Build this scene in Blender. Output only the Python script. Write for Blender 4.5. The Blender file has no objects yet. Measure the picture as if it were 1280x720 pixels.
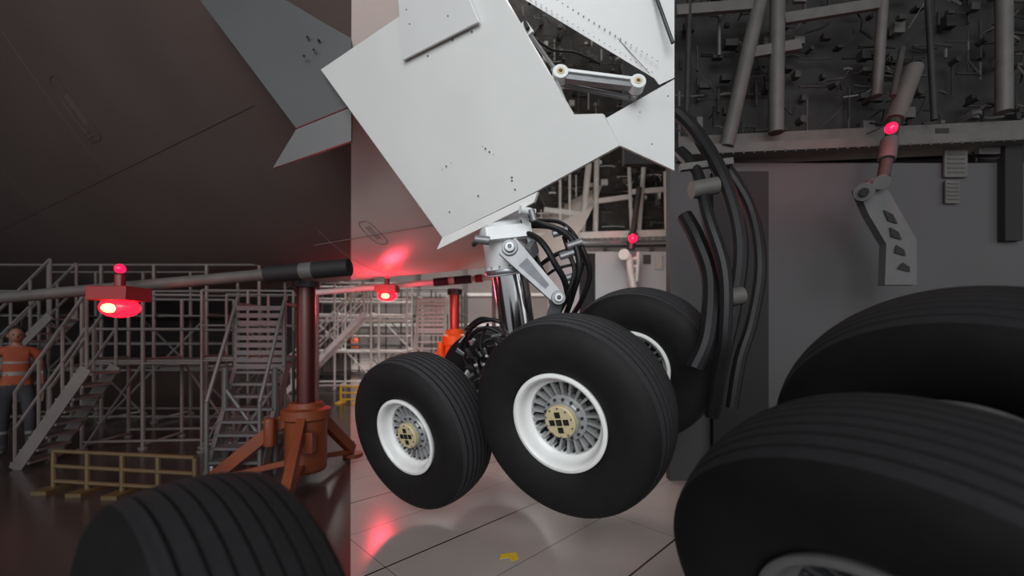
import bpy, math, random
from mathutils import Vector, Matrix, Quaternion
random.seed(7)
V = Vector
CZ = 1.65
def at(u, v, d):
    """world point from image pixel (u,v) and a chosen depth d ahead of the camera"""
    return V(((u-640)/520*d, d, CZ+(420-v)/520*d))
def lin(c):
    return tuple(((x/255)/12.92 if x/255 <= .04045 else ((x/255+.055)/1.055)**2.4) for x in c)
# ---------------------------------------------------------------- materials
def mat(name, rgb, rough=.5, metal=0., var=.12, scale=6., bump=0., emis=None, estr=0., coat=0., spec=None):
    m = bpy.data.materials.new(name); m.use_nodes = True
    nt = m.node_tree; N = nt.nodes; L = nt.links
    b = N['Principled BSDF']
    c = lin(rgb)
    b.inputs['Roughness'].default_value = rough
    b.inputs['Metallic'].default_value = metal
    if coat: b.inputs['Coat Weight'].default_value = coat
    if spec is not None: b.inputs['Specular IOR Level'].default_value = spec
    tc = N.new('ShaderNodeTexCoord'); no = N.new('ShaderNodeTexNoise')
    no.inputs['Scale'].default_value = scale; no.inputs['Detail'].default_value = 5
    L.new(tc.outputs['Object'], no.inputs['Vector'])
    r = N.new('ShaderNodeMapRange'); r.inputs[1].default_value=.3; r.inputs[2].default_value=.7
    L.new(no.outputs['Fac'], r.inputs[0])
    mx = N.new('ShaderNodeMix'); mx.data_type='RGBA'
    mx.inputs[6].default_value = tuple(x*(1-var) for x in c)+(1,)
    mx.inputs[7].default_value = tuple(min(1,x*(1+var)) for x in c)+(1,)
    L.new(r.outputs[0], mx.inputs[0]); L.new(mx.outputs[2], b.inputs['Base Color'])
    if bump:
        bp = N.new('ShaderNodeBump'); bp.inputs['Strength'].default_value=bump; bp.inputs['Distance'].default_value=.01
        L.new(no.outputs['Fac'], bp.inputs['Height']); L.new(bp.outputs[0], b.inputs['Normal'])
    if emis:
        b.inputs['Emission Color'].default_value = lin(emis)+(1,); b.inputs['Emission Strength'].default_value = estr
    return m
M_door = mat('door_paint',(205,207,205),.42,0,.03,1.5)
M_door2= mat('door_paint_plate',(199,201,200),.42,0,.03,1.5)
M_edge = mat('door_edge',(224,225,222),.35,0,.03)
M_belly= mat('belly_paint',(200,186,179),.32,0,.06,.7)
M_bellyD=mat('belly_paint_dimmed',(82,70,67),.45,0,.10,.6)  # same belly paint, dimmer light at the left put into the colour
M_panelD=mat('panel_dimmed',(66,67,68),.5,0,.06,1.5)  # left door panel, side dimness painted into its grey
M_edgeD =mat('panel_dimmed_edge',(82,82,82),.5,0,.06,1.5)  # edge of that panel, dimmed in the colour as well
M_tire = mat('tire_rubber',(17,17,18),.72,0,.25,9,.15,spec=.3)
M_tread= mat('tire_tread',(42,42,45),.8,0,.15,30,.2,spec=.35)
M_tireD= mat('tire_rubber_dimmed',(10,10,11),.8,0,.25,9,.15,spec=.15)  # rubber of the near side wheels, darkened in place of weaker light
M_treadD=mat('tire_tread_dimmed',(24,24,26),.85,0,.15,30,.2,spec=.2)  # matching tread, low side light baked into the tone
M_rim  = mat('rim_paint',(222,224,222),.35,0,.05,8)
M_rimD = mat('rim_paint_dimmed',(78,78,78),.5,0,.08,8)  # white rim paint with the dim side lighting painted in
M_spoke= mat('spoke_metal',(160,162,162),.35,.3,.1,20)
M_black= mat('black_cavity',(10,10,11),.7,0,.2)
M_cap  = mat('hubcap_beige',(188,174,138),.45,0,.08,12)
M_steel= mat('steel',(150,152,155),.3,.8,.12,12)
M_link = mat('link_grey',(120,122,124),.4,.4,.12,12)
M_dsteel=mat('dark_steel',(70,72,75),.4,.6,.2,12)
M_chrome=mat('chrome',(235,236,238),.12,1.,.02,3)
M_white= mat('gear_white',(208,211,211),.38,0,.05,5)
M_hose = mat('hose_rubber',(15,15,17),.5,0,.2,20,spec=.3)
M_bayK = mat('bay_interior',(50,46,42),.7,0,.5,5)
M_bayD = mat('bay_interior_dimmed',(24,23,22),.7,0,.5,5)  # side bay interior, its dimness is in the colour
M_bayDD= mat('bay_interior_dimmed_mid',(42,40,38),.7,0,.4,5)  # lighter step of the side bay's painted-in dimness
M_bayW = mat('bay_white',(190,186,180),.5,0,.1,6)
M_bayWD= mat('bay_grey',(76,74,71),.55,0,.15,6)  # side bay white dimmed by colour, also plain grey centre parts
M_wallW= mat('wall_white',(186,189,191),.55,0,.05,1)
M_wallD= mat('wall_dimmed',(64,63,64),.6,0,.08,1)  # light side wall, dim lighting put into its colour
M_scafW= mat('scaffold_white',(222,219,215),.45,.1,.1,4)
M_scafD= mat('scaffold_grey',(90,85,82),.5,.1,.15,4)  # side scaffolds dimmed by colour, also plain grey ribs and posts
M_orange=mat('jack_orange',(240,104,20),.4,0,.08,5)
M_orangeD=mat('jack_orange_dimmed',(108,50,20),.5,0,.1,5)  # jack orange as under dim light, painted in
M_redcol=mat('jack_ram_red',(186,60,48),.25,.3,.1,5)
M_redD  =mat('jack_ram_red_dimmed',(68,24,20),.35,.3,.1,5)  # ram red with the same dimming in the colour
M_yellow=mat('yellow_paint',(222,190,40),.5,0,.1,9)
M_yelD  =mat('yellow_paint_dimmed',(76,62,36),.5,0,.1,9)  # yellow of the near barrier, dimmed by colour for weak light
M_red  = mat('beacon_lens',(255,20,26),.2,0,.0,5,0,(255,10,26),8)
M_redS = mat('beacon_lens_small',(255,20,30),.2,0,.0,5,0,(255,10,50),4)
M_redhood=mat('beacon_hood',(110,14,16),.4,0,.1)
M_core = mat('beacon_core',(255,220,120),.2,0,.0,5,0,(255,190,90),6)
M_skin = mat('skin',(196,140,110),.5,0,.05)
M_skinD= mat('skin_dimmed',(110,76,60),.6,0,.05)  # skin of the left worker, low light painted into the tone
M_hair = mat('hair',(28,20,16),.6,0,.2)
M_cloth= mat('work_trousers',(28,28,34),.8,0,.2)
M_vest = mat('hi_vis_orange',(235,92,28),.7,0,.08)
M_vestD= mat('hi_vis_orange_dimmed',(120,52,24),.8,0,.08)  # vest orange darkened to stand for dim side light
M_refl = mat('reflective_band',(210,212,205),.3,.2,.05)
M_reflD= mat('reflective_band_dimmed',(100,100,96),.4,.1,.05)  # band of the dimmed vest, weak light put into the colour
M_ceil = mat('ceiling_paint',(170,168,166),.7,0,.05,.5)
M_hang = mat('hangar_wall',(140,131,128),.7,0,.1,.4)
M_hangD= mat('hangar_wall_dimmed',(44,40,42),.7,0,.15,.4)  # left hangar walls, darkness of that side painted in

# ---------------------------------------------------------------- builder
class B:
    def __init__(s): s.v=[]; s.f=[]; s.mi=[]; s.ms=[]
    def mid(s,m):
        if m not in s.ms: s.ms.append(m)
        return s.ms.index(m)
    def add(s,vs,fs,m):
        o=len(s.v); s.v+= [tuple(x) for x in vs]; k=s.mid(m)
        for f in fs: s.f.append(tuple(i+o for i in f)); s.mi.append(k)
    def tube(s,p0,p1,r,m,seg=12,r2=None,caps=True):
        p0=V(p0);p1=V(p1); r2=r if r2 is None else r2
        d=(p1-p0)
        if d.length<1e-6: return
        q=V((0,0,1)).rotation_difference(d.normalized())
        vs=[]
        for p,rr in ((p0,r),(p1,r2)):
            for i in range(seg):
                a=2*math.pi*i/seg
                vs.append(p+q@V((rr*math.cos(a),rr*math.sin(a),0)))
        fs=[(i,(i+1)%seg,seg+(i+1)%seg,seg+i) for i in range(seg)]
        if caps: fs+=[tuple(range(seg))[::-1],tuple(range(seg,2*seg))]
        s.add(vs,fs,m)
    def path(s,pts,r,m,seg=8,sub=8):
        P=[V(p) for p in pts]
        if len(P)>2 and sub>1:
            Q=[]
            for i in range(len(P)-1):
                p0=P[max(0,i-1)];p1=P[i];p2=P[i+1];p3=P[min(len(P)-1,i+2)]
                for k in range(sub):
                    t=k/sub
                    Q.append(.5*((2*p1)+(p2-p0)*t+(2*p0-5*p1+4*p2-p3)*t*t+(3*p1-p0-3*p2+p3)*t**3))
            Q.append(P[-1]); P=Q
        vs=[];n=None
        for i,p in enumerate(P):
            t=(P[min(i+1,len(P)-1)]-P[max(i-1,0)])
            if t.length<1e-9: t=V((0,0,1))
            t.normalize()
            if n is None:
                n=t.orthogonal().normalized()
            n=(n-t*n.dot(t)); 
            if n.length<1e-6: n=t.orthogonal()
            n.normalize(); b=t.cross(n)
            for k in range(seg):
                a=2*math.pi*k/seg
                vs.append(p+(n*math.cos(a)+b*math.sin(a))*r)
        fs=[]
        for i in range(len(P)-1):
            for k in range(seg):
                fs.append((i*seg+k,i*seg+(k+1)%seg,(i+1)*seg+(k+1)%seg,(i+1)*seg+k))
        fs+=[tuple(range(seg))[::-1],tuple(range(len(vs)-seg,len(vs)))]
        s.add(vs,fs,m)
    def box(s,c,size,m,R=None):
        c=V(c);vs=[]
        for x in(-.5,.5):
            for y in(-.5,.5):
                for z in(-.5,.5):
                    p=V((x*size[0],y*size[1],z*size[2]))
                    if R is not None: p=R@p
                    vs.append(c+p)
        s.add(vs,[(0,1,3,2),(4,6,7,5),(0,4,5,1),(2,3,7,6),(0,2,6,4),(1,5,7,3)],m)
    def beam(s,p0,p1,w,h,m,up=(0,0,1),w2=None,h2=None):
        p0=V(p0);p1=V(p1);d=(p1-p0).normalized();up=V(up)
        x=d.cross(up)
        if x.length<1e-4: x=d.cross(V((1,0,0)))
        x.normalize(); y=x.cross(d).normalized()
        w2=w2 or w;h2=h2 or h
        vs=[]
        for p,a,b in((p0,w,h),(p1,w2,h2)):
            for sx,sy in((-1,-1),(1,-1),(1,1),(-1,1)):
                vs.append(p+x*sx*a/2+y*sy*b/2)
        s.add(vs,[(0,1,2,3)[::-1],(4,5,6,7),(0,1,5,4),(1,2,6,5),(2,3,7,6),(3,0,4,7)],m)
    def prism(s,pts,th,m,m2=None):
        P=[V(p) for p in pts];th=V(th);n=len(P)
        s.add(P,[tuple(range(n))],m)
        s.add([p+th for p in P],[tuple(range(n))[::-1]],m)
        s.add(P+[p+th for p in P],[(i,(i+1)%n,n+(i+1)%n,n+i) for i in range(n)],m2 or m)
    def lathe(s,prof,m,M=None,seg=48):
        vs=[];n=len(prof)
        for i in range(seg):
            a=2*math.pi*i/seg
            for r,z in prof:
                p=V((r*math.cos(a),r*math.sin(a),z))
                vs.append(M@p if M is not None else p)
        fs=[]
        for i in range(seg):
            j=(i+1)%seg
            for k in range(n-1):
                fs.append((i*n+k,i*n+k+1,j*n+k+1,j*n+k))
        s.add(vs,fs,m)
    def ball(s,c,rad,m,seg=16,rings=10,R=None):
        vs=[];c=V(c)
        if not hasattr(rad,'__len__'): rad=(rad,)*3
        for i in range(rings+1):
            th=math.pi*i/rings
            for k in range(seg):
                a=2*math.pi*k/seg
                p=V((rad[0]*math.sin(th)*math.cos(a),rad[1]*math.sin(th)*math.sin(a),rad[2]*math.cos(th)))
                if R is not None:p=R@p
                vs.append(c+p)
        fs=[(i*seg+k,i*seg+(k+1)%seg,(i+1)*seg+(k+1)%seg,(i+1)*seg+k) for i in range(rings) for k in range(seg)]
        s.add(vs,fs,m)
    def fin(s,name,parent=None,bevel=0,smooth=True,ang=35):
        me=bpy.data.meshes.new(name); me.from_pydata(s.v,[],s.f)
        for m in s.ms: me.materials.append(m)
        me.polygons.foreach_set('material_index',s.mi)
        if smooth:
            me.polygons.foreach_set('use_smooth',[True]*len(me.polygons))
            me.set_sharp_from_angle(angle=math.radians(ang))
        me.update()
        o=bpy.data.objects.new(name,me); bpy.context.scene.collection.objects.link(o)
        if parent: o.parent=parent
        if bevel:
            bm=o.modifiers.new('bevel','BEVEL');bm.width=bevel;bm.segments=2;bm.limit_method='ANGLE'
        return o
def empty(name,parent=None):
    o=bpy.data.objects.new(name,None); bpy.context.scene.collection.objects.link(o); o.empty_display_size=.2
    if parent: o.parent=parent
    return o

# ---------------------------------------------------------------- wheel
def wheel_mesh(name,MT,MTR,MR,MS,MC):
    b=B()
    side=[(.318,.15),(.338,.170),(.36,.190),(.40,.212),(.46,.230),(.52,.238),(.575,.235),(.615,.222),(.645,.203),(.660,.188)]
    cr=lambda z:.690-.85*z*z
    b.lathe(side,MT,seg=112); b.lathe([(r,-z) for r,z in side],MT,seg=112)
    b.lathe([(.660,.188),(.664,.180),(cr(.17)+.0,.17)],MTR,seg=112); b.lathe([(.660,-.188),(.664,-.180),(cr(.17),-.17)],MTR,seg=112)
    z=.17
    for g in [.145,.095,.048,0,-.048,-.095,-.145]:
        b.lathe([(cr(z),z),(cr((z+g)/2),(z+g)/2),(cr(g),g+.0065)],MTR,seg=112)
        b.lathe([(cr(g),g+.0065),(cr(g)-.016,g+.0045),(cr(g)-.016,g-.0045),(cr(g),g-.0065)],M_black,seg=112)
        z=g-.0065
    b.lathe([(cr(z),z),(cr(.17),-.17)],MTR,seg=112)
    for sgn in (1,-1):
        M=Matrix.Scale(1,4) if sgn==1 else Matrix.Rotation(math.pi,4,'X')
        b.lathe([(.322,.13),(.332,.165),(.342,.188),(.340,.198),(.330,.203),(.316,.202),(.304,.192),(.297,.172),(.290,.140),(.282,.118),(.268,.104),(.258,.098),(.252,.07),(.250,.02)],MR,M,seg=72)
        b.lathe([(.252,.02),(.10,.02)],M_black,M,seg=48)
        n=22
        for i in range(n):
            a=2*math.pi*i/n
            R=(M@Matrix.Rotation(a,4,'Z'))
            b.add([R@V(p) for p in [(.148,-.008,.03),(.148,.008,.03),(.256,.018,.03),(.256,-.018,.03),(.148,-.006,.075),(.148,.006,.075),(.256,.012,.092),(.256,-.012,.092)]],
                  [(4,5,6,7),(0,4,7,3),(1,2,6,5),(0,1,5,4),(2,3,7,6)],MS)
            a2=a+math.pi/n
            R2=(M@Matrix.Rotation(a2,4,'Z'))
            b.tube(R2@V((.242,0,.02)),R2@V((.242,0,.088)),.009,M_dsteel,6)
            b.tube(R2@V((.197,0,.02)),R2@V((.197,0,.05)),.010,M_dsteel,6)
        b.lathe([(.16,.02),(.160,.085),(.150,.098),(.125,.100),(.120,.105),(.118,.13),(.0,.13)],MS,M,seg=48)
        for i in range(14):
            a=2*math.pi*i/14; c=M@V((.138*math.cos(a),.138*math.sin(a),.098)); e=M@V((.138*math.cos(a),.138*math.sin(a),.115))
            b.tube(c,e,.010,M_rimD if MR is M_rimD else M_dsteel,6)
        b.lathe([(.112,.12),(.112,.158),(.104,.168),(.0,.170)],MC,M,seg=40)
        for i in range(10):
            a=2*math.pi*i/10+.2; c=M@V((.098*math.cos(a),.098*math.sin(a),.160)); e=M@V((.098*math.cos(a),.098*math.sin(a),.177))
            b.tube(c,e,.006,M_steel,6)
        # four dark recesses round a raised beige cross, small axle plug in the middle
        for (x,y) in((.052,.0),(-.052,.0),(0,.052),(0,-.052)):
            b.box(M@V((x,y,.171)),(.038,.038,.006),M_black)
        b.box(M@V((0,0,.171)),(.040,.040,.008),M_black)
        b.tube(M@V((0,0,.168)),M@V((0,0,.184)),.012,M_dsteel,12)
        b.tube(M@V((.275,.0,.10)),M@V((.262,.0,.15)),.006,M_steel,6)
    b.lathe([(.25,-.02),(.25,.02)],M_black,seg=32)
    me=b.fin(name).data
    for ob in list(bpy.data.objects):
        if ob.data is me: bpy.data.objects.remove(ob)
    return me
WM = wheel_mesh('wheel_mesh',M_tire,M_tread,M_rim,M_spoke,M_cap)
WMD= wheel_mesh('wheel_mesh_dimmed',M_tireD,M_treadD,M_rimD,M_dsteel,M_rimD)
def place_wheel(name,me,pos,ax,parent,roll=0.,scale=1.):
    """local +Z (outer face) points along -ax"""
    o=bpy.data.objects.new(name,me); bpy.context.scene.collection.objects.link(o)
    z=-V(ax).normalized(); up=V((0,0,1)); x=up.cross(z).normalized(); y=z.cross(x)
    R=Matrix((x,y,z)).transposed().to_4x4()
    o.matrix_world=Matrix.Translation(pos)@R@Matrix.Rotation(roll,4,'Z')@Matrix.Scale(scale,4)
    if parent:
        mw=o.matrix_world.copy(); o.parent=parent; o.matrix_world=mw
    return o

# ---------------------------------------------------------------- main landing gear
gear=empty('landing_gear')
a=V((.555,.80,.215)).normalized()
faceR=at(697,530,2.70); faceL=at(505,547,3.56)
bdir=(faceL-faceR); bdir=(bdir-a*bdir.dot(a)).normalized()
W=1.16
wR=faceR+a*.19; wL=faceL+a*.19
place_wheel('wheel_1',WM,wR,a,gear,.15)
place_wheel('wheel_2',WM,wL,a,gear,.1)
wR2=wR+a*W+V((.09,0,.03)); wL2=wL+a*W
place_wheel('wheel_3',WM,wR2,a,gear,.3)
place_wheel('wheel_4',WM,wL2,a,gear,.8)
C=(wR+wL+wR2+wL2)/4
s=V((-.14,-.17,.97)); s=(s-a*s.dot(a)*.8).normalized()
b=B()
b.tube(wR,wR2,.075,M_steel,20); b.tube(wL,wL2,.075,M_steel,20)
mR=(wR+wR2)/2; mL=(wL+wL2)/2
b.beam(mR-bdir*.12,C,.17,.20,M_white,up=s,w2=.24,h2=.30); b.beam(mL+bdir*.12,C,.17,.20,M_white,up=s,w2=.24,h2=.30)
for m in(mR,mL):
    b.tube(m-a*.16,m+a*.16,.15,M_dsteel,24)
for w,sg in((wR,1),(wL,1),(wR2,-1),(wL2,-1)):
    b.tube(w+a*sg*.14,w+a*sg*.27,.235,M_dsteel,32)   # brake packs
    for i in range(7):
        an=2*math.pi*i/7
        o=(bdir*math.cos(an)+s*math.sin(an))*.17
        b.tube(w+o+a*sg*.27,w+o+a*sg*.31,.032,M_steel,10)
b.tube(C-a*.17,C+a*.17,.16,M_steel,24)
b.fin('bogie_beam',gear,.006)
b=B()
b.tube(C+s*.12,C+s*1.12,.155,M_chrome,48)
b.lathe([(.142,0),(.18,0),(.18,.14),(.16,.2)],M_steel,Matrix.Translation(C+s*.08)@V((0,0,1)).rotation_difference(s).to_matrix().to_4x4(),40)
Ms=Matrix.Translation(C)@V((0,0,1)).rotation_difference(s).to_matrix().to_4x4()
b.lathe([(.152,1.10),(.195,1.10),(.207,1.11),(.207,1.16),(.192,1.18),(.192,1.40),(.215,1.42),(.215,1.52),(.19,1.55),(.19,2.9),(0,2.9)],M_white,Ms,48)
b.lathe([(.208,1.115),(.211,1.12),(.211,1.15),(.208,1.155)],M_steel,Ms,48)
for i in range(16):
    an=2*math.pi*i/16
    b.tube(Ms@V((.2*math.cos(an),.2*math.sin(an),1.16)),Ms@V((.2*math.cos(an),.2*math.sin(an),1.185)),.01,M_steel,6)
l0=at(637,311,3.14)
b.tube(l0+V((.0,.25,0)),l0-V((.0,.03,0)),.064,M_white,24); b.tube(l0-V((0,.02,0)),l0-V((0,.075,0)),.04,M_dsteel,16); b.tube(l0-V((0,.075,0)),l0-V((0,.1,0)),.022,M_steel,8)
b.beam(at(608,294,3.3),at(664,288,3.3),.10,.10,M_white)
b.tube(at(594,299,3.2),at(612,301,3.2),.034,M_link,12)
b.tube(at(655,270,3.25),at(672,330,3.4),.03,M_white,12)
b.tube(at(650,262,3.1),at(668,266,3.15),.03,M_white,12); b.tube(at(664,262,3.1),at(668,276,3.1),.025,M_link,12)
b.tube(at(592,306,3.3),at(600,298,3.2),.02,M_dsteel,10)
b.fin('main_strut',gear)
b=B()
k=at(697,373,3.06)
yv=V((0,.05,0))
def arm(p,q,w0,w1,th,m):
    d=(q-p).normalized(); n=d.cross(V((0,1,0))).normalized()
    out=[p+n*w0-d*.03,p-n*w0-d*.03,q-n*w1+d*.02,q+n*w1+d*.02]
    b.prism([x-V((0,th/2,0)) for x in out],V((0,th,0)),m)
    inn=[p.lerp(q,.28)+n*w0*.5,p.lerp(q,.28)-n*w0*.5,p.lerp(q,.78)-n*w1*.45,p.lerp(q,.78)+n*w1*.45]
    b.prism([x-V((0,th/2+.004,0)) for x in inn],V((0,.003,0)),M_dsteel)
arm(l0,k,.085,.045,.07,M_link)
b.beam(at(660,318,3.2),at(668,308,3.3),.06,.10,M_link)
for c,r in((l0,.06),(k,.052)):
    b.tube(c-yv*1.2,c+yv*1.6,r,M_link,24); b.tube(c-yv*1.8,c-yv*1.1,r*.6,M_white,16); b.tube(c-yv*2.1,c-yv*1.7,r*.3,M_dsteel,8)
kk=C+s*.22+V((.10,-.12,0))
arm(kk,k,.08,.04,.06,M_link)
b.tube(kk-yv*2,kk+yv*2,.05,M_steel,16)
b.fin('torque_link',gear,.004)
b=B()
def hose(pts,r=.015,m=M_hose): b.path([at(*p) for p in pts],r,m,10,8)
hose([(652,276,3.35),(672,279,3.3),(700,288,3.25),(718,305,3.2),(724,335,3.2),(716,368,3.3),(708,392,3.5)],.024)
hose([(660,282,3.4),(690,284,3.3),(716,296,3.25),(731,318,3.25),(737,345,3.3),(727,375,3.4),(715,395,3.6)],.022)
hose([(655,290,3.3),(672,298,3.2),(684,312,3.15),(694,330,3.15),(706,352,3.2),(712,380,3.3)],.024)
hose([(664,276,3.4),(700,278,3.35),(722,300,3.3),(728,330,3.3),(718,356,3.35),(700,390,3.5)],.016)
hose([(672,334,3.4),(688,322,3.3),(706,314,3.25),(724,312,3.3)],.018)
hose([(676,350,3.4),(692,338,3.3),(710,332,3.25),(730,330,3.3)],.012)
hose([(660,300,3.4),(674,330,3.35),(684,350,3.4),(690,385,3.5)],.018)
hose([(705,296,3.3),(712,318,3.22),(718,340,3.2),(708,372,3.25),(700,388,3.4)],.018)
for (u,v,d) in((718,305,3.2),(716,345,3.25),(709,318,3.22),(700,290,3.28)):
    b.tube(at(u-9,v+3,d),at(u+9,v-3,d),.028,M_link,10)
hose([(640,412,3.6),(618,400,3.6),(596,405,3.7),(580,424,3.9),(578,444,4.0),(590,466,4.0)],.018)
hose([(636,425,3.6),(612,410,3.6),(590,418,3.7),(584,440,3.85),(596,470,3.9)],.018)
hose([(640,440,3.6),(618,424,3.6),(602,430,3.6),(598,450,3.7),(606,474,3.8)],.015)
hose([(610,405,3.7),(600,430,3.6),(612,452,3.6),(626,462,3.6)],.012)
hose([(582,412,3.9),(600,398,3.8),(622,402,3.7),(636,410,3.6)],.014)
for i in range(40):
    u=random.uniform(578,628);v=random.uniform(415,478);d=random.uniform(3.5,3.8)
    p=at(u,v,d); q=p+V((random.uniform(-.07,.07),random.uniform(-.05,.05),random.uniform(-.07,.07)))
    b.tube(p,q,random.uniform(.008,.022),random.choice([M_dsteel,M_link,M_black,M_hose]),8)
b.fin('brake_hoses',gear)
def onplane(u,v,nrm,k):
    r=V(((u-640)/520,1,(420-v)/520)); d=k/nrm.dot(r)
    return V((0,0,CZ))+r*d
K=a.dot(at(660,250,3.08)-V((0,0,CZ)))
D=[(401,87),(603,-50),(716,143),(753,142),(774,182),(672,238),(553,297)]
b=B()
b.prism([onplane(u,v,a,K) for u,v in D],a*.035,M_door,M_edge)
b.prism([onplane(u,v,a,K) for u,v in [(553,297),(672,240),(667,253),(546,312)]],a*.03+V((0,0,.0)),M_edge)
for (u,v) in[(612,190),(598,245),(640,222),(558,208),(562,265),(607,186),(535,70),(640,226),(644,237),(566,50),(590,40)]:
    p=onplane(u,v,a,K); b.tube(p-a*.003,p+a*.002,.008,M_dsteel,12); 
    b.tube(p-a*.0015,p+a*.002,.016,M_door2,16)
for (u,v) in[(603,183),(617,193),(553,212),(564,204)]:
    p=onplane(u,v,a,K); b.tube(p-a*.003,p+a*.002,.004,M_dsteel,8)
b.fin('leg_door',gear,.004)
b=B()
K2=K-.04
b.prism([onplane(u,v,a,K2) for u,v in [(494,-60),(503,75),(598,27),(560,-60)]],a*.02,M_door2,M_edge)
for (u,v) in[(508,12),(512,30),(560,20),(582,-10)]:
    p=onplane(u,v,a,K2); b.tube(p-a*.003,p+a*.002,.006,M_dsteel,10)
b.fin('leg_door_plate',gear,.003)
b=B()
e0=at(700,94,2.95); e1=at(796,106,2.95)
for e,r in((e0,.055),(e1,.055)):
    b.lathe([(r*.45,-.04),(r,-.04),(r,.04),(r*.45,.04),(r*.45,-.04)],M_white,Matrix.Translation(e)@Matrix.Rotation(math.radians(80),4,'X'),28)
    b.lathe([(r*.25,-.045),(r*.5,-.045),(r*.5,.045),(r*.25,.045),(r*.25,-.045)],M_cap,Matrix.Translation(e)@Matrix.Rotation(math.radians(80),4,'X'),24)
x=(e1-e0).normalized()
b.beam(e0+x*.03+V((0,0,.026)),e1-x*.03+V((0,0,.026)),.06,.022,M_white)
b.beam(e0+x*.03-V((0,0,.028)),e1-x*.03-V((0,0,.026)),.06,.02,M_link)
b.beam(e0+x*.04,e1-x*.04,.02,.05,M_link)
b.tube(at(704,106,3.05),at(792,124,3.05),.018,M_link,10)
b.tube(at(792,124,3.0),at(800,104,3.0),.02,M_link,10)
b.tube(at(654,30,3.1),at(664,44,3.1),.03,M_white,14); b.tube(at(660,40,3.1),at(698,92,3.0),.014,M_link,10)
b.tube(at(656,28,3.08),at(660,36,3.05),.016,M_dsteel,10)
b.beam(at(690,86,2.95),at(716,150,2.9),.02,.02,M_link)
b.path([at(664,44,3.2),at(690,62,3.3),at(720,66,3.4),at(750,80,3.5)],.01,M_hose)
b.fin('door_rods',gear,.003)

# ---------------------------------------------------------------- fuselage
plane=empty('aircraft_fuselage')
Kp=V((-.5,6.5,0)); dax=V((-.867,.498,0)); nn=V((-.498,-.867,0))
tab=[(-6,6.2),(-5,4.7),(-4,3.5),(-3,2.5),(-2,1.75),(-1,1.28),(0,1.12),(1,1.36),(2,2.1),(3,3.3),(4,4.9),(5,7.0)]
def zq(q):
    q=max(-6,min(5,q)); i=min(int(math.floor(q))+6,10); 
    g=lambda j:tab[max(0,min(11,j))][1]
    t=q-tab[i][0]; p0,p1,p2,p3=g(i-1),g(i),g(i+1),g(i+2)
    return .5*((2*p1)+(p2-p0)*t+(2*p0-5*p1+4*p2-p3)*t*t+(3*p1-p0-3*p2+p3)*t**3)
def bel(t,q,off=0):
    p=Kp+dax*t+nn*q; return V((p.x,p.y,CZ+zq(q)-off))
def ts(q): return -.7-max(0,q-2)*1.6
def tb(q): return max(ts(q),(2.022-.8376*q)/.676)  # edge where the dimmed belly colour begins
qs=[-6+.2*i for i in range(56)]
for nm,m in(('belly_skin',M_belly),('belly_skin_dimmed',M_bellyD)):
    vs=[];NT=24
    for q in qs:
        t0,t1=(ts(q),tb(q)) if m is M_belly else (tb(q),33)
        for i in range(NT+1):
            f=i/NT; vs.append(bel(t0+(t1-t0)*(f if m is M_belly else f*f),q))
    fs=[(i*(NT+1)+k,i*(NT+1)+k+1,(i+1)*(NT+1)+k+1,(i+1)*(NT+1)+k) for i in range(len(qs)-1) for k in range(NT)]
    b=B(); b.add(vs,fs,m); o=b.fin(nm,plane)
b=B()
M_seam=mat('seam',(120,108,104),.6); M_seamD=mat('seam_dimmed',(50,43,41),.6)  # second seam colour carries the dimming of the left belly
def line(pts,m,r=.004): b.path([bel(t,q,.002) for t,q in pts],r,m,5,1)
line([(-.6+.2*i,1.18) for i in range(16)],M_seam,.006)
line([(1.5+.5*i,2.6) for i in range(40)],M_seamD,.005)
for t in(2.0,6,10,16):
    line([(t,-1+.2*i) for i in range(13 if t<3 else 26)],M_seam if t<3 else M_seamD,.004)
def oval(tc,qc,rt,rq,m):
    pts=[]
    for i in range(33):
        an=2*math.pi*i/32; ct,st=math.cos(an),math.sin(an)
        pts.append((tc+rt*(abs(ct)**.6)*(1 if ct>0 else -1),qc+rq*(abs(st)**.6)*(1 if st>0 else -1)))
    line(pts,m,.005)
def find(u,v):
    best=None
    for i in range(400):
        Y=3+i*.03; X=(u-640)/520*Y; P=V((X,Y,0))-Kp
        q=P.dot(nn); t=P.dot(dax); e=abs(CZ+zq(q)-(CZ+(420-v)/520*Y))
        if -6<q<5 and (best is None or e<best[0]): best=(e,t,q)
    return best[1],best[2]
t_,q_=find(467,292); oval(t_,q_,.13,.20,M_seam)
for i in range(4): line([(t_-.05+.03*i,q_-.1),(t_-.05+.03*i,q_+.12)],M_seam,.004)
t_,q_=find(95,137); oval(t_,q_,.22,.26,M_seamD)
for i in range(4): line([(t_-.08+.04*i,q_-.12),(t_-.08+.04*i,q_+.12)],M_seamD,.005)
t_,q_=find(118,178)
for i in range(3): line([(t_-.12,q_+.04*i),(t_+.12,q_+.04*i)],M_seamD,.004)
b.fin('skin_seams_and_stencils',plane)
b=B()
pl=lambda u,v,d=4.15:at(u,v,d)
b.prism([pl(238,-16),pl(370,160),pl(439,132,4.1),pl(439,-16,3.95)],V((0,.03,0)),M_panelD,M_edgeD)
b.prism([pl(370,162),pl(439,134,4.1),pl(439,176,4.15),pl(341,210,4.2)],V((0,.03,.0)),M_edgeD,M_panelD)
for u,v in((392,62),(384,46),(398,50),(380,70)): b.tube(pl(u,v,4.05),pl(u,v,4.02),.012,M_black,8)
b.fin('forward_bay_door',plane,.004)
b=B()
b.prism([at(640,-10,3.3),at(818,98,3.35),at(824,106,3.35),at(843,97,3.35),at(843,-40,3.2),at(700,-40,3.2)],V((0,.03,.03)),M_door2,M_edge)
for i in range(26):
    f=i/25
    for o in(0,14):
        u=650+f*165+o*.5; v=-10+f*100-o; b.tube(at(u,v,3.29),at(u,v,3.27),.005,M_steel,6)
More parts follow.
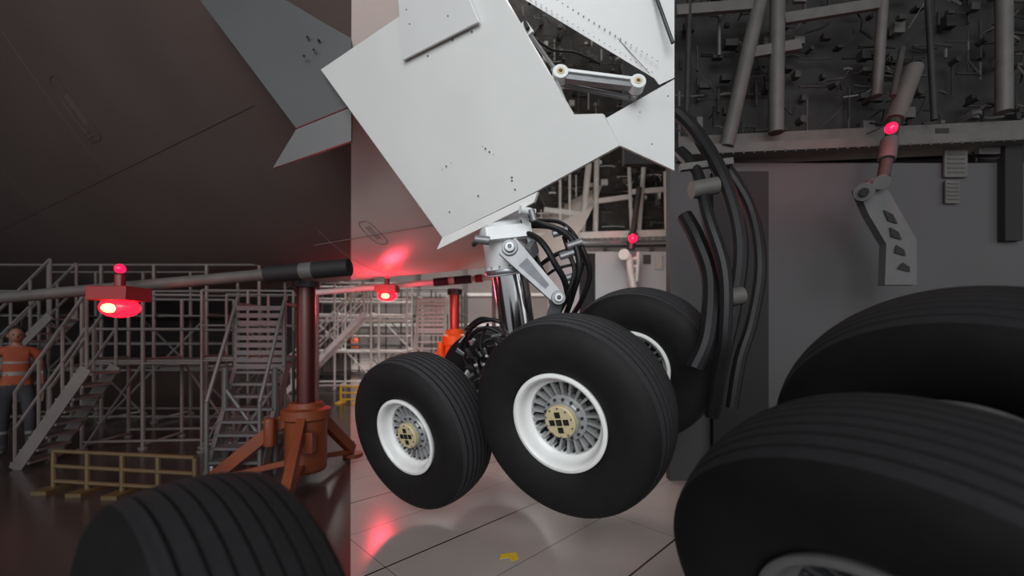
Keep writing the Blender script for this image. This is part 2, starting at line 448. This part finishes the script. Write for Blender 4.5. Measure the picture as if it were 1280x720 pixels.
b.tube(at(818,-10,3.2),at(841,54,3.2),.014,M_dsteel,10)
b.path([at(724,-4,3.27),at(776,52,3.3),at(812,92,3.32)],.003,M_seam,5,1)
b.fin('wing_root_fairing',plane,.003)
b=B()
b.prism([at(757,148,3.05),at(843,99,3.12),at(843,213,3.2),at(776,182,3.1)],V((.01,.03,0)),M_door2,M_edge)
for u,v in((800,140),(815,180),(835,120)): b.tube(at(u,v,3.05),at(u,v,3.03),.006,M_steel,8)
b.fin('hinged_door',plane,.004)
# ---------------------------------------------------------------- wheel bay structure
def clutter(b,org,ux,w,h,n,mats,sc,depthv):
    uz=V((0,0,1))
    for i in range(n):
        x=random.uniform(0,w);z=random.uniform(0,h);p=org+ux*x+uz*z+depthv*random.uniform(0,.25)
        m=random.choice(mats);k=random.random()
        if k<.45:
            L=random.uniform(.1,.6)*sc; d=ux if random.random()<.6 else uz
            b.path([p,p+d*L*.5+V((0,0,random.uniform(-.03,.03)*sc)),p+d*L],random.uniform(.008,.02)*sc,m,6,3)
        elif k<.7:
            L=random.uniform(.2,.5)*sc
            q=p+ux*random.uniform(-L,L)+uz*random.uniform(-L,L)
            mid=(p+q)/2+depthv*.1+uz*random.uniform(-.2,.1)*sc
            b.path([p,mid,q],random.uniform(.006,.014)*sc,m,6,6)
        elif k<.92:
            b.box(p,(random.uniform(.04,.16)*sc,random.uniform(.04,.1)*sc,random.uniform(.03,.14)*sc),m)
        else:
            b.tube(p,p+depthv*.1,random.uniform(.02,.05)*sc,m,12)
bay=empty('wheel_bay',plane)
Yc=9.2; ZL=CZ+2.07
b=B()
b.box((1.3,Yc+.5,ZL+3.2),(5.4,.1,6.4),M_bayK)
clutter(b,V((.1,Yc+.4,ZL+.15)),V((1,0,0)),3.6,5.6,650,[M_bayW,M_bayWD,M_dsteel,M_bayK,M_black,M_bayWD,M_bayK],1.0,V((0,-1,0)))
f=lambda u,v,d=Yc-.1:at(u,v,d)
for p,q,r in(((736,205),(726,303),.07),((746,198),(744,300),.06),((700,215),(700,300),.03),((712,212),(712,296),.03),((786,200),(790,300),.04),((805,205),(798,300),.05),((832,215),(834,300),.05)):
    b.tube(f(*p),f(*q),r,M_bayW,12)
for p,q in(((744,252),(786,246)),((680,262),(727,268)),((790,240),(842,236))):
    b.beam(f(*p),f(*q),.06,.10,M_bayW)
b.beam(f(668,298,Yc-.2),f(846,293,Yc-.2),.35,.14,M_bayW); b.beam(f(668,306,Yc-.22),f(846,302,Yc-.22),.2,.05,M_steel)
for i in range(22): b.tube(f(672+8*i,298,Yc-.4),f(672+8*i,298,Yc-.37),.02,M_dsteel,6)
b.fin('centre_bay_frames',bay)
b=B()
b.tube(f(799,235,8.7),f(791,292,8.6),.06,M_bayK,12); b.tube(f(791,292,8.6),f(788,312,8.6),.09,M_dsteel,12)
b.path([f(780,318,8.5),f(786,322,8.5),f(788,338,8.5),f(792,360,8.5)],.07,M_bayW,10)
b.tube(f(798,315,8.5),f(796,352,8.5),.035,M_bayW,10)
for v in(325,335,345): b.tube(f(786,v,8.5),f(798,v-3,8.5),.03,M_bayW,8)
b.tube(f(780,318,8.35),f(780,318,8.6),.11,M_bayW,14)
b.fin('bay_actuator',bay)
b=B(); b.ball(f(791,298,8.4),.085,M_redS); b.fin('bay_marker_lamp',bay)
Yr=4.6
b=B()
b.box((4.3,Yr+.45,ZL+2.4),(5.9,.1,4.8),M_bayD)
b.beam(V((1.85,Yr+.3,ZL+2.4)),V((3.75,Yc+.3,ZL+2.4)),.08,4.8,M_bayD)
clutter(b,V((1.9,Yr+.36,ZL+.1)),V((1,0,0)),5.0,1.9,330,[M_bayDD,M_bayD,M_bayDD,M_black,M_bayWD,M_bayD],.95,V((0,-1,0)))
g=lambda u,v,d=Yr-.05:at(u,v,d)
for p,q,r,m in(((952,-10),(908,184),.075,M_bayWD),((972,-10),(970,166),.075,M_bayWD),((1104,-5),(1096,120),.05,M_bayWD),((1255,-10),(1255,140),.07,M_bayWD),((1160,0),(1168,150),.03,M_bayD),((862,-5),(858,150),.03,M_bayD)):
    b.tube(g(*p),g(*q),r,m,16)
for p,q in(((980,24),(1104,4)),((845,14),(945,6)),((930,68),(1000,56))):
    b.beam(g(*p),g(*q),.05,.11,M_bayWD)
b.beam(g(846,196,Yr+.1),g(1300,176,Yr+.1),.35,.10,M_bayWD); b.beam(g(846,180,Yr+.15),g(1300,158,Yr+.15),.1,.12,M_bayWD)
for i in range(34): b.tube(g(852+13*i,194-i*.6,Yr-.09),g(852+13*i,194-i*.6,Yr-.06),.012,M_dsteel,6)
b.fin('side_bay_frames',bay)
b=B()
b.tube(g(1142,85,4.3),g(1118,150,4.25),.085,M_bayWD,16); b.tube(g(1128,60,4.3),g(1116,120,4.2),.03,M_bayDD,12)
b.tube(g(1118,150,4.25),g(1104,222,4.2),.055,M_bayDD,12); b.tube(g(1112,175,4.25),g(1108,200,4.2),.075,M_bayWD,14)
# side plate of the actuator: tapered web with ribs between two chords
b.prism([g(1072,236,4.1),g(1092,222,4.1),g(1112,240,4.1),g(1146,300,4.1),g(1146,356,4.1),g(1106,356,4.1),g(1108,305,4.1),g(1086,268,4.1)],V((0,.08,0)),M_rimD)
for i in range(4): b.prism([g(1104+i*8,262+i*22,4.09),g(1116+i*7,268+i*22,4.09),g(1122+i*5,280+i*20,4.09),g(1110+i*4,276+i*20,4.09)],V((0,-.004,0)),M_black)
b.tube(g(1080,240,4.0),g(1080,240,4.2),.085,M_rimD,20); b.tube(g(1080,240,3.97),g(1080,240,4.01),.04,M_black,16)
b.tube(g(1102,228,4.0),g(1102,228,4.2),.07,M_rimD,18)
b.fin('side_bay_actuator',bay,.004)
b=B(); b.ball(g(1114,160,4.0),.05,M_redS); b.fin('side_bay_marker_lamp',bay)
b=B()
hs=lambda pts,r:b.path([at(*p) for p in pts],r,M_hose,10,8)
hs([(846,140,3.5),(872,168,3.4),(905,225,3.2),(925,300,3.1),(918,380,3.1),(900,460,3.1),(890,520,3.2)],.055)
hs([(850,190,3.5),(870,215,3.3),(884,270,3.1),(905,340,3.0),(905,420,3.0),(896,470,3.1),(890,520,3.2)],.05)
hs([(856,270,3.3),(872,300,3.2),(888,350,3.1),(884,420,3.0),(868,460,3.0)],.06)
hs([(905,205,3.4),(938,260,3.3),(950,330,3.2),(940,400,3.2),(925,450,3.2),(915,510,3.2)],.045)
b.beam(at(850,210,3.3),at(915,202,3.3),.05,.05,M_bayWD)
for(u,v,d)in((912,372,3.05),(880,235,3.15)): b.tube(at(u-16,v+3,d),at(u+16,v-3,d),.065,M_bayWD,14)
b.fin('hydraulic_hoses',bay)
b=B()
b.box((2.9,Yc+.1,ZL/2-.1),(4.2,.15,ZL-.2),M_wallW)
b.box(((735-640)/520*9.1,Yc-.0,(ZL-.2)/2),(.34,.1,ZL-.3),M_black)
b.box(((825-640)/520*9.1,Yc-.02,ZL-.45),(.16,.03,.3),M_bayW); b.box(((810-640)/520*9.1,Yc-.02,ZL-.38),(.16,.03,.2),M_bayWD)
b.box((4.35,Yr+.2,ZL/2-.05),(5.1,.12,ZL-.1),M_wallD)
b.box(((930-640)/520*Yr,Yr+.1,ZL/2-.1),(.62,.08,ZL-.25),M_black)
b.box(((1276-640)/520*Yr,Yr+.1,ZL-.4),(.2,.08,1.2),M_black)
b.beam(V((1.85,Yr+.2,ZL/2)),V((3.75,Yc,ZL/2)),.08,ZL,M_wallD)
for x0,z0,w_,h_ in((1194,205,.26,.30),(1190,240,.16,.26),(1236,186,.24,.12)):
    p=at(x0,z0,Yr+.11); b.box(p,(w_,.02,h_),M_bayWD)
    for i in range(5): b.box(p+V((0,-.014,h_*(.35-.17*i))),(w_*.75,.008,.012),M_wallD)
b.fin('bulkhead',bay,smooth=False)

# ---------------------------------------------------------------- second gear at the right (close)
g2=empty('landing_gear.001')
n1=V((1.20,1.27,.80)); n2=n1+V((.70,.46,.37)); a2=(n2-n1).normalized(); pr=V((a2.y,-a2.x,0)).normalized()
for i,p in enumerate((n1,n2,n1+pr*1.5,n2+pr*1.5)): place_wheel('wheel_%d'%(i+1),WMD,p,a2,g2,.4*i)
c1=(n1+n2)/2;c2=c1+pr*1.5
b=B(); b.tube(n1,n2,.07,M_dsteel,16); b.tube(n1+pr*1.5,n2+pr*1.5,.07,M_dsteel,16); b.beam(c1,c2,.16,.2,M_dsteel)
cm=(c1+c2)/2; b.tube(cm,cm+V((0,0,1.0)),.12,M_chrome,24); b.tube(cm+V((0,0,.9)),cm+V((.1,0,4.5)),.17,M_wallD,24)
for p in(n1,n1+pr*1.5): b.tube(p+a2*.14,p+a2*.24,.22,M_dsteel,24)
b.fin('bogie_and_strut',g2,.004)
ax3=V((.60,.80,.0)).normalized(); sc3=.9
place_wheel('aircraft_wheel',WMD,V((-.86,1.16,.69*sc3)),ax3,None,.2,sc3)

# ---------------------------------------------------------------- hangar shell
def floor_mat():
    m=bpy.data.materials.new('hangar_floor'); m.use_nodes=True; nt=m.node_tree;N=nt.nodes;L=nt.links
    p=N['Principled BSDF']; geo=N.new('ShaderNodeNewGeometry'); sep=N.new('ShaderNodeSeparateXYZ'); L.new(geo.outputs['Position'],sep.inputs[0])
    def ma(op,x,y=None,z=None):
        n=N.new('ShaderNodeMath');n.operation=op
        for i,w in enumerate((x,y,z)):
            if w is None: continue
            if isinstance(w,(int,float)): n.inputs[i].default_value=w
            else: L.new(w,n.inputs[i])
        return n.outputs[0]
    X,Y=sep.outputs[0],sep.outputs[1]
    v=ma('MULTIPLY',ma('SUBTRACT',Y,X),.7071); u=ma('MULTIPLY',ma('ADD',Y,X),.7071)
    def joint(c,off,per,w):
        d=ma('ABSOLUTE',ma('SUBTRACT',ma('FRACT',ma('ADD',ma('DIVIDE',ma('SUBTRACT',c,off),per),100.5)),.5))
        return ma('LESS_THAN',ma('MULTIPLY',d,per),w)
    j1=joint(v,2.737,1.286,.008); j2=ma('MULTIPLY',joint(v,3.38,1.286,.0035),.7); j3=ma('MULTIPLY',joint(u,3.36,1.9,.0035),.7)
    j=ma('MAXIMUM',j1,ma('MAXIMUM',j2,j3))
    no=N.new('ShaderNodeTexNoise'); no.inputs['Scale'].default_value=1.3; no.inputs['Detail'].default_value=6; L.new(geo.outputs['Position'],no.inputs['Vector'])
    mx=N.new('ShaderNodeMix');mx.data_type='RGBA'; mx.inputs[6].default_value=lin((160,150,144))+(1,); mx.inputs[7].default_value=lin((186,176,170))+(1,); L.new(no.outputs['Fac'],mx.inputs[0])
    dim_side=ma('LESS_THAN',ma('ADD',X,ma('MULTIPLY',Y,.388)),0.0)  # left floor darkened in the colour in place of dimmer light
    m2=N.new('ShaderNodeMix');m2.data_type='RGBA'; L.new(dim_side,m2.inputs[0]); L.new(mx.outputs[2],m2.inputs[6]); m2.inputs[7].default_value=lin((54,46,43))+(1,)
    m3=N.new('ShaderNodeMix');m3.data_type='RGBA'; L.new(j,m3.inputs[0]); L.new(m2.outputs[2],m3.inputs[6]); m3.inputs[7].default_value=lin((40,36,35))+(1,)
    L.new(m3.outputs[2],p.inputs['Base Color'])
    r=N.new('ShaderNodeMapRange'); r.inputs[3].default_value=.12; r.inputs[4].default_value=.28; L.new(no.outputs['Fac'],r.inputs[0]); L.new(r.outputs[0],p.inputs['Roughness'])
    return m
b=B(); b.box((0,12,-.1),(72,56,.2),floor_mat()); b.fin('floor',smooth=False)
b=B(); b.box((11,36,6),(50,.3,12),M_hang); b.box((-25,36,6),(22,.3,12),M_hangD)
for i in range(13): b.box((-12+4*i,35.7,6),(.3,.3,12),M_scafD)
for z in(2.6,5.2): b.box((11,35.7,z),(50,.2,.25),M_scafW)
b.fin('wall_back',smooth=False)
b=B(); b.box((-35,12,6),(.3,48,12),M_hangD); b.fin('wall_left',smooth=False)
b=B(); b.box((35,12,6),(.3,48,12),M_hang); b.fin('wall_right',smooth=False)
b=B(); b.box((0,12,12.1),(72,48,.2),M_ceil)
for i in range(12): b.box((0,-10+4*i,11.7),(68,.25,.6),M_scafW)
b.fin('ceiling',smooth=False)
b=B()
b.prism([V((-.085,3.14,.004)),V((.03,3.17,.004)),V((.05,3.08,.004)),V((-.0,3.04,.004)),V((-.02,3.10,.004)),V((-.09,3.07,.004))],V((0,0,-.003)),M_yellow)
b.fin('yellow_tape_mark',smooth=False)

# ---------------------------------------------------------------- scaffolds
def scaffold(name,org,ux,nx,ny,nz,dx,dy,dz,m,r=.022,stairs=True,diag=True):
    b=B(); ux=V(ux).normalized(); uy=V((-ux.y,ux.x,0)); org=V(org); Z=V((0,0,1))
    P=lambda i,j,k:org+ux*dx*i+uy*dy*j+Z*dz*k
    for i in range(nx+1):
        for j in range(ny+1):
            b.tube(P(i,j,0),P(i,j,nz)+Z*1.0,r,m,8); b.tube(P(i,j,0),P(i,j,0)+Z*.03,.06,m,10)
    for k in range(nz+1):
        for j in range(ny+1):
            for hh in ((.12,) if k==0 else (0,.5,1.0)):
                b.tube(P(0,j,k)+Z*hh,P(nx,j,k)+Z*hh,r*.8,m,6)
        for i in range(nx+1):
            b.tube(P(i,0,k)+Z*.06,P(i,ny,k)+Z*.06,r*.8,m,6)
        if k>0:
            for i in range(nx):
                if (i+k)%3!=0: b.box(P(i+.5,ny/2,k)+Z*.03,(dx*.96,dy*ny*.9,.04),m,Matrix.Rotation(math.atan2(ux.y,ux.x),3,'Z'))
    if diag:
        for k in range(nz):
            for i in range(nx):
                if (i+k)%2==0: b.tube(P(i,0,k),P(i+1,0,k+1),r*.7,m,6)
                else: b.tube(P(i+1,ny,k),P(i,ny,k+1),r*.7,m,6)
    if stairs:
        for k in range(nz):
            s0=P(k%nx,0,k)-uy*.45; s1=P(k%nx+1,0,k+1)-uy*.45
            for o in(0,-.6):
                b.beam(s0+uy*o*.7,s1+uy*o*.7,.03,.14,m); b.tube(s0+uy*o*.7+Z*.95,s1+uy*o*.7+Z*.95,r*.8,m,6); b.tube(s0+uy*o*.7+Z*.5,s1+uy*o*.7+Z*.5,r*.7,m,6)
                for q in(0,.33,.66,1): pp=s0.lerp(s1,q)+uy*o*.7; b.tube(pp,pp+Z*.95,r*.7,m,6)
            for q in range(8):
                pp=s0.lerp(s1,(q+.5)/8)-uy*.21; b.box(pp,(.22,.42,.03),m,Matrix.Rotation(math.atan2(ux.y,ux.x),3,'Z'))
    return b.fin(name)
scaffold('scaffolding',(-6.6,12.8,0),(1,.1,0),3,1,2,1.1,1.1,1.15,M_scafW,.034)
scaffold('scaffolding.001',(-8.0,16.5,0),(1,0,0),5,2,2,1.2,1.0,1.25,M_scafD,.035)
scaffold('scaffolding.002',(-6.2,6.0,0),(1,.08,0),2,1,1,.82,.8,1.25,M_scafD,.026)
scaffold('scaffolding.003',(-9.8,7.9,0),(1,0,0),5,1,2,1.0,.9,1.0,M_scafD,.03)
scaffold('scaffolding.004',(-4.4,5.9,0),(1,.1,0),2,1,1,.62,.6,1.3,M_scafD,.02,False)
def slat_stairs(name,org,m,h=2.5,w=.9,dp=1.3):
    b=B(); o=V(org)
    for x in(0,w):
        b.beam(o+V((x,0,0)),o+V((x,dp*.55,h*.62)),.05,.12,m); 
        for yy in(.3*dp,dp): b.tube(o+V((x,yy,0)),o+V((x,yy,h*.62)),.035,m,8)
        b.tube(o+V((x,0,0))+V((0,0,.9)),o+V((x,dp*.55,h*.62+.9)),.022,m,8)
        b.tube(o+V((x,.0,0)),o+V((x,.0,.9)),.022,m,8)
        b.tube(o+V((x,dp,h*.62)),o+V((x,dp,h)),.03,m,8); b.tube(o+V((x,dp*.5,h*.62)),o+V((x,dp*.5,h)),.03,m,8)
        b.tube(o+V((x,dp*.5,h)),o+V((x,dp,h)),.022,m,8)
        b.tube(o+V((x,.3*dp,0.1)),o+V((x,dp,h*.55)),.022,m,8)
    b.box(o+V((w/2,dp*.75,h*.62)),(w,dp*.55,.06),m)
    for i in range(9): b.box(o+V((w/2,dp*.55*(i+.5)/9,h*.62*(i+.5)/9)),(w,.18,.03),m)
    for i in range(8): b.box(o+V((w/2,dp*.48,h*.62+.08+i*(h*.36/8))),(w,.02,h*.36/8*.6),m)
    b.tube(o+V((0,.3*dp,.2)),o+V((w,.3*dp,h*.5)),.022,m,8); b.tube(o+V((w,.3*dp,.2)),o+V((0,.3*dp,h*.5)),.022,m,8)
    return b.fin(name)
slat_stairs('access_stairs',(-2.85,11.9,0),M_scafW,2.85,.85)
slat_stairs('access_stairs.001',(-3.45,4.7,0),M_rimD,2.05,.6,1.0)
# ---------------------------------------------------------------- jacks
def jack(name,org,mo,mr,sc=1.,ram=1.6,arms=(200,320,80),hz=1.):
    b=B(); o=V(org); S=Matrix.Diagonal((sc,sc,sc*hz,1)); h=sc*hz
    b.lathe([(0,.12),(.20,.12),(.22,.15),(.22,.7),(.26,.72),(.26,.82),(.2,.84),(.17,.9),(0,.9)],mo,Matrix.Translation(o)@S,32)
    b.tube(o+V((0,0,.85*h)),o+V((0,0,.9*h+ram)),.10*sc,mr,24); b.tube(o+V((0,0,.9*h+ram)),o+V((0,0,.97*h+ram)),.15*sc,M_dsteel,20)
    b.tube(o+V((-.14*sc,0,.8*h)),o+V((-.14*sc,0,.8*h+ram*.7)),.012,M_hose,8)
    for d in arms:
        an=math.radians(d); u=V((math.cos(an),math.sin(an),0))
        b.beam(o+u*.18*sc+V((0,0,.74*h)),o+u*.95*sc+V((0,0,.10)),.09*sc,.13*sc,mo); b.beam(o+u*.18*sc+V((0,0,.22*h)),o+u*.9*sc+V((0,0,.08)),.05*sc,.06*sc,mo)
        b.tube(o+u*.97*sc,o+u*.97*sc+V((0,0,.05)),.13*sc,mo,20)
        b.tube(o+u*.97*sc+V((0,0,.05)),o+u*.97*sc+V((0,0,.22)),.025,M_steel,8)
    b.tube(o+V((-.3,-.2,.45*h)),o+V((-.3,-.2,.75*h)),.06*sc,mo,12)
    b.box(o+V((.1*sc,-.25*sc,.5*h)),(.22*sc,.1*sc,.22*sc),mo)
    return b.fin(name,bevel=.004)
jack('aircraft_jack',(-1.35,9.8,0),M_orange,M_redcol,1.15,.80,(185,310,70),1.75)
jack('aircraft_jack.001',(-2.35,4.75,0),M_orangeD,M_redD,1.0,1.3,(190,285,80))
def barrier(name,p0,p1,m,n=4):
    b=B();p0=V(p0);p1=V(p1)
    for i in range(n+1):
        p=p0.lerp(p1,i/n); b.tube(p,p+V((0,0,.42)),.025,m,8); b.box(p+V((0,0,.02)),(.16,.3,.04),m)
    for h in(.1,.26,.42): b.tube(p0+V((0,0,h)),p1+V((0,0,h)),.022,m,8)
    return b.fin(name)
barrier('safety_barrier',(-4.2,10.2,0),(-2.9,10.0,0),M_yellow,3)
barrier('safety_barrier.001',(-4.9,4.45,0),(-3.2,4.2,0),M_yelD)
# ---------------------------------------------------------------- boom bars with beacons
def boom(name,p0,p1,m,r,dark,posts,pm):
    b=B();p0=V(p0);p1=V(p1); b.tube(p0,p1,r,m,14)
    for t0,t1,mm in dark: b.tube(p0.lerp(p1,t0),p0.lerp(p1,t1),r*1.5,mm,16)
    for t in posts:
        p=p0.lerp(p1,t); b.tube(V((p.x,p.y,0)),p,r*.7,pm,10); b.tube(V((p.x,p.y,0)),V((p.x,p.y,.04)),r*2.5,pm,14)
    return b.fin(name)
boom('support_boom',at(392,366,8.4),at(622,346,8.2),M_bayW,.055,[(.66,.86,M_black),(.74,.77,M_bayW),(.88,.92,M_redhood)],(.02,.98),M_scafD)
boom('support_boom.001',at(-60,378,4.5),at(437,334,4.3),M_bayWD,.06,[(.80,.885,M_black),(.885,.915,M_bayWD),(.915,1.0,M_black)],(.02,),M_scafD)
def beacon(name,c,sc,power=60):
    e=empty(name); c=V(c); b=B()
    b.box(c+V((0,0,.07*sc)),(.26*sc,.2*sc,.09*sc),M_redhood); b.tube(c+V((0,0,.1*sc)),c+V((0,0,.2*sc)),.03*sc,M_redhood,10); b.ball(c+V((0,0,.24*sc)),.03*sc,M_redS)
    b.fin('hood',e,.005)
    b=B(); b.ball(c-V((0,0,.02*sc)),(.12*sc,.09*sc,.065*sc),M_red); b.ball(c-V((0,.05*sc,.025*sc)),(.06*sc,.055*sc,.035*sc),M_core); b.fin('lens',e)
    l=bpy.data.lights.new(name+'_lamp','POINT'); l.energy=power; l.color=(1,.05,.10); l.shadow_soft_size=.12*sc
    o=bpy.data.objects.new('lamp',l); bpy.context.scene.collection.objects.link(o); o.location=c-V((0,.25*sc,.2*sc)); o.parent=e
beacon('red_beacon_light',at(484,368,7.9),1.5,65)
beacon('red_beacon_light.001',at(150,381,4.15),1.5,10)
for nm,p,e in(('bay_lamp_glow',f(791,298,8.2),3),('side_bay_lamp_glow',g(1114,160,3.85),7)):
    l=bpy.data.lights.new(nm,'POINT'); l.energy=e; l.color=(1,.08,.12); l.shadow_soft_size=.05
    o=bpy.data.objects.new(nm,l); bpy.context.scene.collection.objects.link(o); o.location=p; o.parent=bay

# ---------------------------------------------------------------- workers
def worker(name,org,yaw,stride=.12,MV=None,MR_=None,MSK=None):
    MV=MV or M_vest; MR_=MR_ or M_refl; MSK=MSK or M_skin
    e=empty(name)
    J={'pel':(0,0,.95),'wai':(0,0,1.08),'che':(0,.0,1.30),'nkb':(0,0,1.46),'nk':(0,-.01,1.52),'hd0':(0,-.015,1.60),
       'hL':(.10,0,.90),'kL':(.12,-stride-.03,.50),'aL':(.12,-stride+.03,.09),'tL':(.13,-stride-.14,.045),
       'hR':(-.10,0,.90),'kR':(-.12,stride-.05,.50),'aR':(-.12,stride+.06,.09),'tR':(-.13,stride-.10,.045),
       'sL':(.19,0,1.42),'eL':(.25,.05,1.13),'wL':(.24,-.10,.90),'sR':(-.19,0,1.42),'eR':(-.25,.05,1.13),'wR':(-.24,-.08,.89)}
    rad={'pel':.145,'wai':.13,'che':.155,'nkb':.085,'nk':.055,'hd0':.055,'hL':.095,'kL':.065,'aL':.045,'tL':.04,'hR':.095,'kR':.065,'aR':.045,'tR':.04,
         'sL':.07,'eL':.05,'wL':.032,'sR':.07,'eR':.05,'wR':.032}
    E=[('pel','wai'),('wai','che'),('che','nkb'),('nkb','nk'),('nk','hd0'),('pel','hL'),('hL','kL'),('kL','aL'),('aL','tL'),('pel','hR'),('hR','kR'),('kR','aR'),('aR','tR'),
       ('nkb','sL'),('sL','eL'),('eL','wL'),('nkb','sR'),('sR','eR'),('eR','wR')]
    ks=list(J); me=bpy.data.meshes.new('b'); me.from_pydata([J[k] for k in ks],[(ks.index(x),ks.index(y)) for x,y in E],[])
    ob=bpy.data.objects.new('body_tmp',me); bpy.context.scene.collection.objects.link(ob)
    sk=ob.modifiers.new('s','SKIN'); ss=ob.modifiers.new('ss','SUBSURF'); ss.levels=3
    for i,k in enumerate(ks):
        me.skin_vertices[0].data[i].radius=(rad[k],rad[k]*(.8 if k in('pel','wai','che') else 1)); me.skin_vertices[0].data[i].use_root=(k=='pel')
    dg=bpy.context.evaluated_depsgraph_get(); nm=bpy.data.meshes.new_from_object(ob.evaluated_get(dg)); bpy.data.objects.remove(ob)
    for m in(M_cloth,MV,MR_,MSK,M_hair): nm.materials.append(m)
    for p in nm.polygons:
        c=p.center; p.use_smooth=True
        if c.z>1.50 and abs(c.x)<.1: k=3
        elif c.z>.98 and abs(c.x)<.24: k=2 if (1.12<c.z<1.16 or 1.27<c.z<1.30) else 1
        elif .30<c.z<.34: k=2
        elif c.z<.08: k=4
        else: k=0
        p.material_index=k
    bo=bpy.data.objects.new('body',nm); bpy.context.scene.collection.objects.link(bo); bo.parent=e
    b=B()
    b.ball((0,-.02,1.66),(.075,.095,.115),MSK,20,14); b.ball((0,.005,1.70),(.082,.098,.095),M_hair,20,12)
    b.ball((0,-.118,1.645),(.014,.02,.022),MSK,8,6)
    for x in(-.03,.03): b.ball((x,-.108,1.67),.011,M_black,8,6)
    b.box((0,-.108,1.605),(.04,.012,.008),M_redhood)
    for x in(-.078,.078): b.ball((x,-.01,1.65),(.012,.02,.03),MSK,8,6)
    b.fin('head',e)
    b=B()
    for sx,w in((1,V(J['wL'])),(-1,V(J['wR']))):
        b.ball(w+V((0,-.02,-.06)),(.018,.038,.05),MSK,10,8)
        for i,L in enumerate((.065,.075,.07,.055)):
            p=w+V((0,-.048+.019*i,-.10)); b.path([p,p+V((-.006*sx,-.004,-L*.5)),p+V((-.02*sx,-.004,-L*.95))],.0085,MSK,6,3)
        p=w+V((0,-.055,-.05)); b.path([p,p+V((-.008*sx,-.03,-.03)),p+V((-.012*sx,-.032,-.06))],.0095,MSK,6,3)
    b.fin('hands',e)
    e.location=org; e.rotation_euler=(0,0,yaw)
worker('worker',(-8.95,23.8,0),.5)
worker('worker.001',(-6.85,5.75,0),.9,.12,M_vestD,M_reflD,M_skinD)

# ---------------------------------------------------------------- lights / world / camera
w=bpy.data.worlds.new('world'); bpy.context.scene.world=w; w.use_nodes=True
w.node_tree.nodes['Background'].inputs[0].default_value=(.92,.95,1,1); w.node_tree.nodes['Background'].inputs[1].default_value=1.25
def area(name,loc,target,size,energy,color=(1,1,1),sy=None):
    l=bpy.data.lights.new(name,'AREA'); l.energy=energy; l.size=size; l.color=color
    if sy: l.shape='RECTANGLE'; l.size_y=sy
    o=bpy.data.objects.new(name,l); bpy.context.scene.collection.objects.link(o); o.location=loc
    o.rotation_euler=(V(target)-V(loc)).to_track_quat('-Z','Y').to_euler()
area('front_fill',(-1,-7,6),(.3,4,1.6),7,840,(.98,.99,1))  # unseen fill lamp behind the camera, added to light the gear
area('ceiling_fill_far',(-3,22,11),(-4,24,0),12,3000,(1,.95,.92))  # unseen overhead lamp added to brighten the far background
area('ceiling_fill_mid',(2,11,11),(1,9,0),6,900,(1,.98,.96))  # added overhead fill with no visible fixture
area('scaffold_fill',(-6.5,13.5,5.5),(-3.5,12,1.0),3,260,(1,.96,.92))  # unseen fill lamp above the far scaffolding
area('bay_fill',(1.6,6.4,3.2),(2.0,9.2,3.4),1.0,30,(1,.98,.95))  # unseen fill lamp facing the centre bay wall
cam=bpy.data.cameras.new('camera'); co=bpy.data.objects.new('camera',cam); bpy.context.scene.collection.objects.link(co)
cam.sensor_width=36; cam.lens=520/1280*36; cam.shift_y=60/1280; cam.clip_start=.05; cam.clip_end=200
cam.dof.use_dof=True; cam.dof.focus_distance=3.1; cam.dof.aperture_fstop=.8
co.location=(0,0,CZ); co.rotation_euler=(math.radians(90),0,0); bpy.context.scene.camera=co
bpy.context.scene.view_settings.view_transform='Standard'
